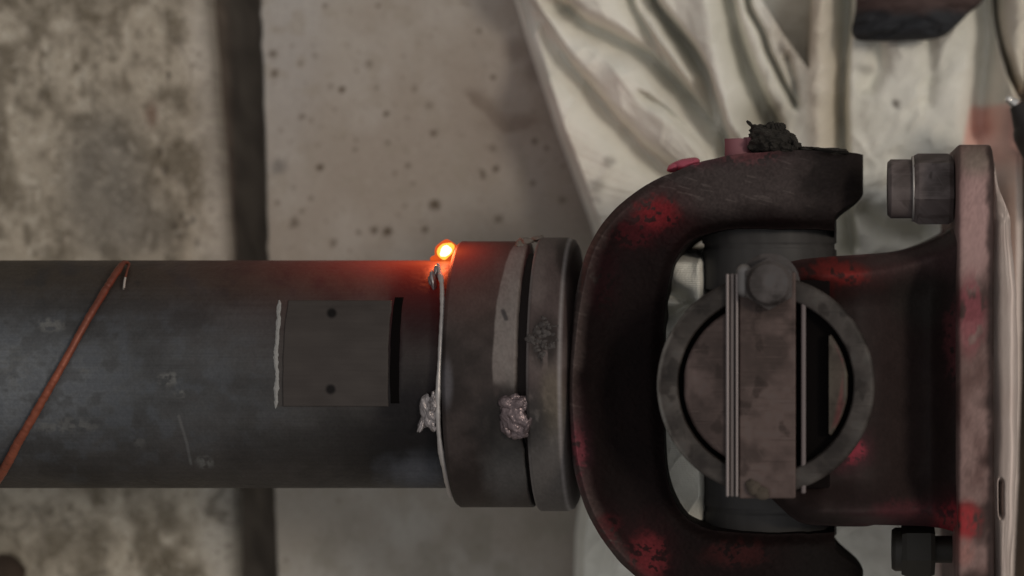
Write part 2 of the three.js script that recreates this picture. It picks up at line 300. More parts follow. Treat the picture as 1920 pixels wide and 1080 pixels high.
// ---------------------------------------------------------------- the drive shaft: tube, collar, neck, yoke, tack welds
const ZC = 0.03228;                                    // the shaft axis runs along x at this z
const onShaft = (px, py, r) => {                       // point of a shaft surface of radius r, seen at a pixel
  let y = AX; let p;
  for (let i = 0; i < 30; i++) { p = P(px, py, y); const dz = clamp((p.z - ZC) / r, -0.999, 0.999); y = lerp(y, AX + r * Math.sqrt(1 - dz * dz), 0.6); }
  p = P(px, py, y); p.z = ZC + clamp(p.z - ZC, -r * 0.999, r * 0.999); return p;
};
function revolve(profile, seg, colour, x0 = 0, x1 = 1) { // [x, r] pairs turned about the shaft axis
  const n = profile.length - 1;
  return sheet(n, seg, (u, v) => { const [x, r] = profile[Math.round(u * n)], a = v * Math.PI * 2; return new THREE.Vector3(x, AX + r * Math.cos(a), ZC + r * Math.sin(a)); }, colour);
}
const X = (px) => P(px, 0, AX).x;                      // x at axis depth
const Xn = (px, r) => P(px, 0, AX + r).x;              // x of a line on the crown of the shaft
const TR = 0.04264, CR = 0.0498;
const shaft = thing('drive_shaft', 'dark steel drive shaft tube with collar and red-black yoke being tack welded', 'drive shaft');
const rel = (p) => back(p.x, p.y, p.z);
const xSeam = Xn(824, 0.046), xEnd = -0.42;
{
  const len = xSeam + 0.003 - xEnd;
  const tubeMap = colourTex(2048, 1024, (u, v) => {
    const x = xEnd + u * len, a = v * Math.PI * 2, p = new THREE.Vector3(x, AX + TR * Math.cos(a), ZC + TR * Math.sin(a)), [px, py] = rel(p);
    const n = fbm(px / 90, py / 60, 91, 4), m = fbm(px / 26, py / 22, 93, 4), f = fbm(px / 9, py / 7, 95, 3);
    let k = mix([0.052, 0.046, 0.043], [0.080, 0.071, 0.067], sst(0.3, 0.7, n));
    k = mix(k, [0.15, 0.165, 0.18], 0.75 * (0.55 + 0.45 * sst(0.3, 0.7, 0.5 * n + 0.5 * m)) * blot(px, py, -20, 705, 560, 125, 0.85));   // bluish sheen painted in, tinted like mill scale
    k = mix(k, [0.30, 0.32, 0.35], 0.6 * (0.3 + 0.7 * sst(0.35, 0.62, m)) * blot(px + 40 * (n - .5), py, -10, 720, 190, 90, 0.8));  // brighter sheen painted into the colour towards the left end
    k = mix(k, [0.10, 0.080, 0.062], 0.55 * sst(600, 520, py) * sst(0.25, 0.6, m));                      // brown dust along the far side
    k = mix(k, [0.12, 0.13, 0.15], 0.5 * sst(0.5, 0.72, m) * blot(px, py, 120, 730, 330, 150, 0.6));      // bluish scuffs, sheen painted in as well
    k = mix(k, [0.098, 0.084, 0.076], 0.8 * (Math.abs(px - 630) < 112 && Math.abs(py - 662) < 100 ? 1 : 0) * (0.6 + 0.4 * m) );                     // wiped rectangle
    k = mix(k, [0.010, 0.009, 0.010], 0.95 * blot(px + 10 * (m - .5), py, 738, 655, 15, 105, 0.3));       // soot bar, also painting the shade of a recess
    k = mix(k, [0.012, 0.011, 0.013], 0.93 * blot(px + 40 * (m - .5), py + 60 * (n - .5), 775, 800, 80, 110, 0.5));
    k = mix(k, [0.016, 0.014, 0.015], 0.92 * blot(px + 30 * (m - .5), py, 785, 560, 55, 90, 0.5));
    k = mix(k, [0.020, 0.018, 0.018], 0.6 * sst(560, 700, px) * blot(px, py, 640, 840, 200, 60, 0.6));
    k = mix(k, [0.15, 0.16, 0.19], 0.75 * blot(px + 60 * (m - .5), py + 40 * (n - .5), 790, 880, 62, 34, 0.7)); // pale bluish smear
    const pale = (x, y, rx, ry, s) => { k = mix(k, [0.22, 0.22, 0.215], s * sst(0.35, 0.6, f) * blot(px + 14 * (m - .5), py + 14 * (f - .5), x, y, rx, ry, 0.5)); };
    pale(317, 712, 20, 12, .9); pale(336, 740, 10, 7, .8); pale(95, 612, 24, 12, .9); pale(158, 698, 9, 5, .6); pale(385, 868, 16, 11, .7); pale(120, 800, 60, 14, .6); pale(262, 825, 12, 16, .35); pale(650, 610, 60, 26, .2); pale(30, 690, 40, 40, .35);
    { const [d] = segDist(px, py, [[335, 780], [350, 830], [358, 870]]); k = mix(k, [0.2, 0.2, 0.2], 0.6 * (1 - sst(1, 4, d))); }
    for (const [x, y, r] of [[622, 587, 11], [620, 730, 10]]) k = mix(k, [0.008, 0.007, 0.007], 0.9 * blot(px, py, x, y, r, r, 0.4));
    k = mix(k, [0.3, 0.28, 0.2], 0.6 * blot(px, py, 631, 731, 3, 9, 0.5));
    const str = fbm(px / 160, py / 2.2, 33, 3), g = 0.56 * (0.86 + 0.20 * vnoise(px / 2.4, py / 2.4, 3) + 0.25 * (str - 0.5)); return [k[0] * g, k[1] * g, k[2] * g];
  });
  const tubeBump = greyTex(1024, 512, (u, v) => 0.6 * fbm(u * 110, v * 60, 5, 4) + 0.4 * fbm(u * 300, v * 170, 8, 2));
  const tubeRough = greyTex(1024, 512, (u, v) => 0.36 + 0.3 * fbm(u * 30, v * 16, 15, 4));
  // heat of the fresh weld, plus its wide red halo painted as emission
  const hotPx = onShaft(815, 492, TR);
  const hotHalo = colourTex(1024, 512, (u, v) => {
    const x = xEnd + u * len, a = v * Math.PI * 2, d = Math.hypot((x - X(828)) * 0.45, (AX + TR * Math.cos(a) - hotPx.y) * 1.0, (ZC + TR * Math.sin(a) - hotPx.z) * 1.0) / 0.0002;
    const g = Math.exp(-d / 45); return [0.9 * g, 0.10 * g * g, 0.015 * g * g];
  });
  const prof = []; const N = 60; for (let i = 0; i <= N; i++) prof.push([xEnd + len * i / N, TR]);
  prof.push([xSeam + 0.003, TR - 0.004]);
  const g = revolve(prof, 160); const uvA = g.attributes.uv; for (let i = 0; i < uvA.count; i++) uvA.setX(i, clamp((g.attributes.position.getX(i) - xEnd) / len));
  mesh('tube', g, steel({ specularIntensity: 0.32, map: tubeMap, bumpMap: tubeBump, bumpScale: 0.0004, roughnessMap: tubeRough, roughness: 1, emissive: 0xffffff, emissiveMap: hotHalo, emissiveIntensity: 1.0 }), shaft);
  // a thin rectangular patch on the tube and a near-black strip painting a slot's shade
  const onTube = (px0, px1, py0, py1, h, nu, nv, col) => { const A = onShaft(px0, py0, TR), B = onShaft(px0, py1, TR), a0 = Math.atan2(A.z - ZC, A.y - AX), a1 = Math.atan2(B.z - ZC, B.y - AX), x0 = Xn(px0, TR), x1 = Xn(px1, TR);
    return sheet(nu, nv, (u, v) => { const e = Math.min(u, 1 - u, v, 1 - v) === 0, rr = TR + (e ? -0.0003 : h), w = 0.0005 * (fbm(v * 9, u * 3, px0, 3) - 0.5), a = lerp(a0, a1, v); return new THREE.Vector3(lerp(x0, x1, u) + w, AX + rr * Math.cos(a), ZC + rr * Math.sin(a)); }, col); };
  mesh('patch_plate', onTube(529, 728, 563, 763, 0.00045, 120, 120, (p) => { const [px, py] = rel(p), n = fbm(px / 40, py / 30, 211, 4), f = fbm(px / 90, py / 2.4, 213, 3); let k = mix([0.036, 0.030, 0.028], [0.062, 0.053, 0.049], 0.6 * n + 0.4 * f); for (const [x, y] of [[622, 587], [620, 730]]) k = mix(k, [0.004, 0.003, 0.003], 0.95 * blot(px, py, x, y, 9, 9, 0.4)); return k; }), steel({ vertexColors: true, roughness: 0.55, specularIntensity: 0.3 }), shaft);
  mesh('recess_shade', onTube(730, 749, 556, 758, 0.0002, 12, 80, () => [0.0035, 0.0028, 0.0028]), steel({ vertexColors: true, roughness: 0.95, specularIntensity: 0.08 }), shaft);
  // chalk line drawn round the tube
  const ch = [[524, 563], [522, 600], [519, 640], [517, 670], [519, 700], [518, 730], [517, 766]];
  const ctr = ch.map(([a, b]) => onShaft(a, b, TR + 0.0002));
  const cc = new THREE.CatmullRomCurve3(ctr);
  const chalk = sheet(10, 200, (u, v) => { const p = cc.getPoint(v), w = 0.0010 * (0.55 + 0.5 * fbm(v * 18, 3, 1, 3)) * Math.min(1, 12 * v + 0.3, 12 * (1 - v) + 0.3); p.x += (u - 0.5) * 2 * w + 0.0004 * (vnoise(v * 40, u * 2) - 0.5); const dy = p.y - AX, dz = p.z - ZC, l = Math.hypot(dy, dz), r = TR + 0.0001 + 0.00035 * Math.sin(Math.PI * u) * (0.4 + vnoise(v * 90, u * 5)); p.y = AX + dy / l * r; p.z = ZC + dz / l * r; return p; });
  const c = mesh('chalk_line', chalk, std({ color: new THREE.Color(0.25, 0.245, 0.24), roughness: 1 }), shaft);
}
// collar, groove ring and neck
const xc0 = Xn(826, CR), xGr0 = Xn(967, CR), xGr1 = Xn(986, CR), xN1 = Xn(1049, CR);
{
  const c0 = xc0, prof = [[c0 + 0.0012, TR - 0.001], [c0 + 0.0004, TR + 0.003], [c0, CR - 0.0022], [c0 + 0.0005, CR - 0.0008], [c0 + 0.0016, CR]];
  const n = 110, e = xGr0; for (let i = 1; i <= n; i++) { const x = lerp(c0 + 0.0016, e - 0.0006, i / n); prof.push([x, CR]); }
  prof.push([e - 0.0001, CR - 0.0005], [e, CR - 0.0012], [e + 0.0002, CR - 0.006]);
  const band = (p) => { const a = Math.atan2(p.z - ZC, p.y - AX); return Xn(924, CR) + 0.0032 * Math.max(0, Math.pow(Math.abs(a - 0.0) / 1.2, 2) * (a < 0 ? 1 : 1)) + 0.0009 * (fbm(a * 6, 3, 2, 3) - 0.5); };
  const collar = revolve(prof, 420, (p) => {
    const [px, py] = rel(p), n = fbm(px / 60, py / 50, 101, 4), m = fbm(px / 16, py / 16, 103, 4), a = Math.atan2(p.z - ZC, p.y - AX);
    let k = mix([0.028, 0.020, 0.018], [0.060, 0.045, 0.042], sst(0.3, 0.7, n));
    k = mix(k, [0.13, 0.085, 0.075], 0.5 * blot(px, py, 900, 520, 70, 90, 0.7));
    const cl = sst(-0.0004, 0.0004, p.x - band(p)) * sst(735 + 30 * (m - .5), 715 + 30 * (m - .5), py);   // ground bright band, above the tack weld only
    k = mix(k, mix([0.20, 0.165, 0.155], [0.26, 0.23, 0.215], m), cl);
    k = mix(k, [0.03, 0.026, 0.03], 0.8 * cl * (1 - sst(2, 6, segDist(px, py, [[943, 583], [949, 598]])[0])));
    k = mix(k, [0.12, 0.12, 0.12], 0.6 * blot(px + 20 * (m - .5), py, 950, 880, 40, 60, 0.6));
    k = mix(k, [0.19, 0.18, 0.20], 0.5 * blot(px, py, 838, 720, 10, 40, 0.6));
    k = mix(k, [0.03, 0.027, 0.026], 0.6 * blot(px, py, 925, 800, 36, 50, 0.7));
    k = mix(k, [0.045, 0.022, 0.016], 0.5 * sst(480, 450, py));
    k = mix(k, [0.012, 0.010, 0.010], 0.75 * sst(0.3, 0.55, m + 0.1) * blot(px, py, 962, 785, 62, 66, 0.6) * (1 - blot(px, py, 944, 812, 14, 26, 0.8)));
    const g = 0.66 * (0.85 + 0.3 * vnoise(px / 3, py / 3, 2)); return [k[0] * g, k[1] * g, k[2] * g];
  });
  { const q = collar.attributes.position; for (let i = 0; i < q.count; i++) { const a = Math.atan2(q.getZ(i) - ZC, q.getY(i) - AX); q.setX(i, q.getX(i) + 0.0021 * sst(xGr0 - 0.008, xGr0, q.getX(i)) * sst(0.3, 0.55, a) + 0.0005 * sst(xGr0 - 0.004, xGr0, q.getX(i)) * (fbm(a * 14, 3, 3, 3) - 0.5)); } collar.computeVertexNormals(); }
  const uvA = collar.attributes.uv, pA = collar.attributes.position, hp = onShaft(846, 472, CR);
  for (let i = 0; i < uvA.count; i++) { const d = Math.hypot(pA.getX(i) - hp.x, pA.getY(i) - hp.y, pA.getZ(i) - hp.z) / 0.0002; uvA.setXY(i, clamp(d / 200), 0.5); }
  const hotHalo = colourTex(256, 4, (u) => { const g = Math.exp(-u * 200 / 34) * sst(1, 0.85, u); return [0.9 * g, 0.11 * g * g, 0.015 * g * g]; }, THREE.ClampToEdgeWrapping);  // same red halo painted as emission on the collar
  mesh('collar', collar, steel({ vertexColors: true, roughness: 0.6, emissive: 0xffffff, emissiveMap: hotHalo, emissiveIntensity: 1.0 }), shaft);
  // dark joint groove
  mesh('groove', revolve([[xGr0 - 0.001, CR - 0.0045], [xGr1 + 0.001, CR - 0.0045]], 200), std({ color: new THREE.Color(0.012, 0.006, 0.005), roughness: 0.8 }), shaft);
  // neck ring of the yoke
  const NR = CR + 0.0014, prof2 = [[xGr1 - 0.0001, NR - 0.007], [xGr1, NR - 0.0016], [xGr1 + 0.0003, NR - 0.0006], [xGr1 + 0.0012, NR]];
  for (let i = 1; i <= 40; i++) prof2.push([lerp(xGr1 + 0.0012, xN1 - 0.001, i / 40), NR]);
  prof2.push([xN1, NR - 0.0004], [xN1 + 0.0012, NR - 0.0008], [xN1 + 0.0024, NR - 0.003], [xN1 + 0.004, NR - 0.014]);
  const neck = revolve(prof2, 420, (p) => {
    const [px, py] = rel(p), n = fbm(px / 50, py / 60, 111, 4), m = fbm(px / 14, py / 14, 113, 4);
    let k = mix([0.095, 0.070, 0.067], [0.150, 0.118, 0.112], sst(0.3, 0.7, n));
    k = mix(k, [0.13, 0.125, 0.12], 0.7 * sst(720, 800, py));
    k = mix(k, [0.17, 0.14, 0.105], 0.7 * blot(px, py, 1035, 750, 22, 60, 0.6));
    k = mix(k, [0.022, 0.016, 0.014], 0.9 * sst(0.42, 0.55, m + 0.12) * blot(px, py, 1020, 640, 30, 48, 0.45));
    k = mix(k, [0.03, 0.02, 0.018], 0.9 * blot(px, py, 1064, 480, 22, 42, 0.35));
    k = mix(k, [0.38, 0.34, 0.33], 0.55 * (1 - sst(0.0002, 0.0008, Math.abs(p.x - xGr1 - 0.0004))));
    k = mix(k, [0.36, 0.33, 0.33], 0.7 * (1 - sst(0.0003, 0.0009, Math.abs(p.x - xN1))));
    k = mix(k, [0.014, 0.012, 0.012], 0.75 * sst(0.3, 0.55, m + 0.1) * blot(px, py, 985, 785, 50, 62, 0.6));
    const g = 0.70 * (0.86 + 0.28 * vnoise(px / 3, py / 3, 22)); return [k[0] * g, k[1] * g, k[2] * g];
  });
  mesh('neck_ring', neck, steel({ vertexColors: true, roughness: 0.6 }), shaft);
  // bare ground edge of the weld bevel between tube and collar
  const edge = [[822, 500], [829, 540], [830, 590], [827, 650], [823, 720], [822, 780], [827, 840], [836, 885], [846, 925]];
  const ec = new THREE.CatmullRomCurve3(edge.map(([a, b]) => onShaft(a, b, 0.0462)));
  const bevel = sheet(10, 220, (u, v) => { const p = ec.getPoint(v), a = u * 2 * Math.PI, r = 0.00075 * (0.7 + 0.7 * fbm(v * 26, 2, 9, 3)); const dy = p.y - AX, dz = p.z - ZC, l = Math.hypot(dy, dz), rr = l + r * Math.cos(a) + 0.001; p.x += r * 1.2 * Math.sin(a); p.y = AX + dy / l * rr; p.z = ZC + dz / l * rr; return p; });
  mesh('weld_bevel', bevel, std({ color: new THREE.Color(0.44, 0.41, 0.40), roughness: 0.45, metalness: 0.5 }), shaft);
}
// lumpy weld metal
function blob(list, seed, noise = 0.35, freq = 1.1, oct = 2) {
  const out = [];
  list.forEach(([p, rx, ry, rz, turn = 0], i) => {
    const g = new THREE.IcosahedronGeometry(1, 12), a = g.attributes.position, v = new THREE.Vector3();
    for (let k = 0; k < a.count; k++) { v.fromBufferAttribute(a, k); const s = 1 + noise * 2 * (fbm(v.x * freq + seed + i * 7 + 20, v.y * freq + 20, v.z * freq + 20, oct) - 0.5); a.setXYZ(k, v.x * s * rx, v.y * s * ry, v.z * s * rz); }
    g.rotateY(turn); g.translate(p.x, p.y, p.z); g.computeVertexNormals(); out.push(g);
  });
  const m = mergeGeometries(out); return m;
}
{
  const weld = std({ color: new THREE.Color(0.30, 0.27, 0.27), roughness: 0.34, metalness: 0.75 });
  const u = 0.0002;
  const at = (x, y, r) => onShaft(x, y, r);
  const w1 = mesh('tack_weld', blob([[at(806, 772, 0.0445), 16 * u, 12 * u, 30 * u, 0.2], [at(795, 790, 0.044), 9 * u, 10 * u, 20 * u, -0.4], [at(815, 752, 0.046), 8 * u, 10 * u, 18 * u], [at(812, 795, 0.045), 10 * u, 9 * u, 15 * u, .3]], 3, 0.6, 1.4, 4), weld, shaft);
  w1.userData.label = 'small crumbly tack weld on the tube end';
  const w2 = mesh('tack_weld', blob([[at(966, 780, CR), 24 * u, 15 * u, 36 * u, 0.5], [at(956, 752, CR - .0008), 20 * u, 12 * u, 18 * u], [at(974, 758, CR - .0008), 20 * u, 12 * u, 16 * u], [at(990, 798, CR + .001), 5 * u, 12 * u, 18 * u, -.4], [at(950, 800, CR), 12 * u, 9 * u, 18 * u, .3], [at(972, 810, CR), 16 * u, 10 * u, 13 * u]], 8, 0.5, 1.3, 4), std({ color: new THREE.Color(0.15, 0.115, 0.12), roughness: 0.32, metalness: 0.6 }), shaft);
  w2.userData.label = 'large shiny tack weld bridging the groove';
  mesh('tack_weld', blob([[at(812, 526, 0.0445), 7 * u, 9 * u, 20 * u, 0.15], [at(818, 512, 0.045), 6 * u, 9 * u, 14 * u]], 14, 0.4), weld, shaft);
  mesh('spatter', blob([[at(1008, 446, CR + .0008), 14 * u, 9 * u, 6 * u], [at(985, 452, CR + .0006), 13 * u, 9 * u, 8 * u], [at(1016, 446, CR + .0012), 5 * u, 6 * u, 5 * u], [at(974, 460, CR), 8 * u, 8 * u, 6 * u]], 21, 0.5), std({ color: new THREE.Color(0.12, 0.10, 0.085), roughness: 0.7 }), shaft);
  { const q = rng(77), l = []; for (let i = 0; i < 34; i++) { const a = q() * 6.28, d = Math.sqrt(q()) * 1.1; l.push([at(1020 + 24 * d * Math.cos(a), 638 + 40 * d * Math.sin(a), CR + .0010), (3 + 6 * q()) * u, (2 + 3 * q()) * u, (3 + 8 * q()) * u, q() * 3]); }
    mesh('spatter', blob(l, 27, 0.5), std({ color: new THREE.Color(0.035, 0.028, 0.026), roughness: 0.6 }), shaft); }
}
// the yoke: a C of forged steel swept between its two ears
const JX = 0.0965, EZ = ZC + 0.0010, ER = 0.0352;      // joint centre and ear radius
{
  const toW = ([a, b]) => P(a, b, AX + lerp(0.050, 0.026, sst(1080, 1330, a)));
  const outer = [[1632, 284], [1560, 282], [1480, 282], [1400, 288], [1330, 300], [1262, 322], [1192, 356], [1132, 405], [1092, 470], [1071, 550], [1058, 640], [1052, 720], [1055, 800], [1068, 890], [1096, 975], [1140, 1042], [1205, 1098], [1285, 1140], [1380, 1160], [1480, 1166], [1560, 1166], [1632, 1164]].map(toW);
  const inner = [[1632, 446], [1550, 432], [1470, 430], [1410, 430], [1350, 434], [1318, 442], [1288, 460], [1266, 490], [1252, 540], [1245, 600], [1244, 660], [1244, 720], [1244, 780], [1245, 840], [1250, 890], [1264, 935], [1290, 970], [1330, 988], [1400, 996], [1470, 998], [1550, 998], [1632, 990]].map(toW);
  const oc = new THREE.CatmullRomCurve3(outer), ic = new THREE.CatmullRomCurve3(inner);
  const NS = 900, NK = 300, O = [], I = [];
  for (let i = 0; i <= NS; i++) { O.push(oc.getPoint(i / NS)); I.push(ic.getPoint(i / NS)); }
  const topProfile = (t, base) => { // t 0 outer .. 1 inner
    const edge = 1 - 0.40 * Math.pow(1 - sst(0, 0.16, t), 2) ;
    const saddle = edge * (1 - 0.70 * Math.pow(clamp((t - 0.12) / 0.88), 0.9));
    const ear = 1 - 0.10 * Math.pow(1 - sst(0, 0.18, t), 2) - 0.10 * Math.pow(sst(0.8, 1, t), 2);
    return lerp(ear, saddle, base);
  };
  const g = sheet(NK, NS, (u, v) => {
    const i = Math.round(v * NS), o = O[i], n = I[i], k = u * 2 % 2;           // 0..1 top outer->inner, 1..2 bottom inner->outer
    const t = k <= 1 ? k : 2 - k, sgn = k <= 1 ? 1 : -1;
    const p = new THREE.Vector3().lerpVectors(o, n, t);
    const dx = Math.max(0, p.x - JX), earH = ER * Math.sqrt(Math.max(0, 1 - Math.pow(clamp(dx / ER), 2)));
    const base = sst(0.060, 0.018, p.x);                                         // 1 at the closed back
    let h = lerp(earH, 0.054, base) * topProfile(t, base);
    h += 0.0006 * (fbm(p.x * 220, p.z * 220, 3, 3) - 0.5) + 0.00035 * (fbm(p.x * 900, p.z * 900, 13, 2) - 0.5);
    if (u === 0 || u === 1) h = h * 0.4;
    const lim = JX + ER - 0.011 * sst(0.45, 0.85, t);
    return new THREE.Vector3(Math.min(p.x, lim), AX + sgn * Math.max(h, 0.0002), p.z + (0.0008) * (fbm(p.x * 160, p.z * 160, 9, 3) - 0.5));
  }, (p, u, v) => {
    const [px, py] = rel(p), k = u * 2, t = k <= 1 ? k : 2 - k;
    const n = fbm(px / 60, py / 60, 121, 4), m = fbm(px / 18, py / 18, 123, 4);
    const arm = sst(0.03, 0.06, p.x);
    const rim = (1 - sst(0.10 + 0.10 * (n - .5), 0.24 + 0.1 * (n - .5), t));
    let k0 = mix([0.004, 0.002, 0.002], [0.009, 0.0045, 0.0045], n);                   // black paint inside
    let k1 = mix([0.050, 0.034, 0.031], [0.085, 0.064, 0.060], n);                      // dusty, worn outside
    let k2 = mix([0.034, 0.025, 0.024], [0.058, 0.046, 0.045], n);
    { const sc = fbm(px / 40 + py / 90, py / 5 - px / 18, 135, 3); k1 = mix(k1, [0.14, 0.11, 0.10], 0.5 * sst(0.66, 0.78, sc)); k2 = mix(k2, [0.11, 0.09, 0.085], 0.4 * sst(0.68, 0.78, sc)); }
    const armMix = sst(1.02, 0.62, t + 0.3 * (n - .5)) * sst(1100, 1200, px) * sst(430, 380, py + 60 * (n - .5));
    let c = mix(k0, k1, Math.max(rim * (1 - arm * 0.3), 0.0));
    c = mix(c, k2, armMix);
    c = mix(c, [0.008, 0.006, 0.006], 0.85 * sst(1470, 1540, px + 60 * (m - .5)) * sst(420, 300, py - 40));
    c = mix(c, [0.008, 0.0065, 0.006], 0.8 * sst(1420, 1560, px) * sst(1000, 1040, py));
    const red = (x, y, rx, ry, a, col = [0.14, 0.012, 0.016]) => { const hf = fbm(px / 7, py / 7, 129, 3); c = mix(c, [col[0] * 0.30, col[1] * 0.5, col[2] * 0.5], 0.55 * a * blot(px + 30 * (n - .5), py + 30 * (m - .5), x, y, rx * 1.5, ry * 1.6, 0.8)); c = mix(c, col, a * sst(0.40, 0.46, 0.55 * m + 0.45 * hf) * blot(px + 34 * (n - .5) + 16 * (hf - .5), py + 24 * (m - .5) + 16 * (hf - .5), x, y, rx, ry, 0.5)); };
    red(1232, 402, 42, 28, .95); red(1185, 440, 40, 24, .45, [0.07, 0.006, 0.01]); red(1130, 520, 40, 60, .4, [0.02, 0.003, 0.005]);
    red(1284, 300, 34, 9, 1, [0.42, 0.07, 0.11]); red(1400, 288, 54, 18, .8, [0.13, 0.05, 0.055]); red(1075, 880, 16, 70, .8, [0.20, 0.045, 0.06]); red(1065, 940, 30, 60, .6, [0.13, 0.03, 0.035]);
    red(1215, 1045, 30, 40, .8, [0.12, 0.016, 0.02]); red(1140, 1000, 30, 30, .5, [0.08, 0.01, 0.014]); red(1380, 1040, 60, 22, .4, [0.06, 0.012, 0.012]); red(1100, 460, 8, 40, .3, [0.2, 0.1, 0.1]);
    c = mix(c, [0.20, 0.17, 0.165], 0.7 * (1 - sst(0.02, 0.06, t + 0.04 * (m - .5))) * sst(0.035, 0.02, p.x));  // lit left rim painted along the outer edge
    const gr = 0.8 + 0.4 * vnoise(px / 3.2, py / 3.2, 12); return [c[0] * gr, c[1] * gr, c[2] * gr];
  });
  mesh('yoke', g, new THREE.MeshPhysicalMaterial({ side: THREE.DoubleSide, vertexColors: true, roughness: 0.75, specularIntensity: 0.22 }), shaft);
  // painted bolt head, grease nipple and caked dirt on the upper ear
  const u = 0.0002, y0 = AX + 0.022;
  mesh('grease_lump', blob([[P(1464, 272, y0), 34 * u, 60 * u, 24 * u], [P(1436, 266, y0), 36 * u, 60 * u, 26 * u], [P(1424, 252, y0), 20 * u, 30 * u, 18 * u], [P(1484, 272, y0), 12 * u, 50 * u, 20 * u], [P(1461, 244, y0), 12 * u, 16 * u, 14 * u], [P(1444, 244, y0), 13 * u, 16 * u, 14 * u], [P(1408, 234, y0), 3.2 * u, 5 * u, 10 * u, 0.8], [P(1475, 250, y0), 5 * u, 7 * u, 8 * u, 0.4], [P(1545, 285, y0 - .004), 44 * u, 50 * u, 7 * u], [P(1510, 283, y0 - .004), 30 * u, 50 * u, 8 * u]], 41, 0.45, 2.2, 4), std({ color: new THREE.Color(0.014, 0.011, 0.008), roughness: 0.9 }), shaft);
  const pn = P(1386, 280, y0);
  mesh('painted_nut', mergeGeometries([new THREE.CylinderGeometry(0.0060, 0.0060, 0.0075, 6).rotateX(Math.PI / 2).translate(pn.x, pn.y, pn.z), new THREE.CylinderGeometry(0.0030, 0.0036, 0.004, 20).rotateX(Math.PI / 2).translate(pn.x + 0.0052, pn.y + 0.002, pn.z - 0.0022)]), std({ color: new THREE.Color(0.22, 0.085, 0.10), roughness: 0.7 }), shaft);
  mesh('paint_flake', blob([[P(1284, 308, AX + 0.012), 30 * u, 30 * u, 10 * u, 0.22], [P(1264, 314, AX + 0.012), 14 * u, 26 * u, 9 * u, 0.35], [P(1300, 305, AX + 0.012), 14 * u, 26 * u, 8 * u, 0.2]], 53, 0.25), std({ color: new THREE.Color(0.40, 0.075, 0.12), roughness: 0.6 }), shaft);
}

// ---------------------------------------------------------------- the cross of the joint
{
  const t = thing('joint_cross', 'dark grey steel cross with round bearing cups between the two yokes', 'joint cross');
  const cupZ = (z0, z1, r) => { const L = Math.abs(z1 - z0), n = [[0, 0], [r * 0.9, 0], [r, L * 0.04], [r, L * 0.55], [r * 0.97, L * 0.57], [r * 0.97, L * 0.63], [r, L * 0.65], [r, L * 0.96], [r * 0.95, L], [0, L]]; const g = new THREE.LatheGeometry(n.map((a) => new THREE.Vector2(...a)), 96); g.rotateX(z1 > z0 ? Math.PI / 2 : -Math.PI / 2); g.translate(JX, AX, z0); return g; };
  const grey = steel({ vertexColors: true, roughness: 0.55 });
  const cc = (p) => { const n = fbm(p.x * 400, p.y * 400, p.z * 400, 4); return mix([0.038, 0.036, 0.036], [0.075, 0.072, 0.072], n); };
  mesh('bearing_cup', paint(cupZ(EZ - 0.032, EZ - 0.060, 0.0252), cc), grey, t);
  mesh('bearing_cup', paint(cupZ(EZ + 0.032, EZ + 0.060, 0.0252), cc), grey, t);
  const core = [new THREE.CylinderGeometry(0.019, 0.019, 0.07, 48).rotateX(Math.PI / 2).translate(JX, AX, EZ), new THREE.CylinderGeometry(0.019, 0.019, 0.08, 48).translate(JX, AX, EZ), new THREE.SphereGeometry(0.026, 40, 24).translate(JX, AX, EZ)];
  mesh('cross_body', paint(mergeGeometries(core), cc), grey, t);
}

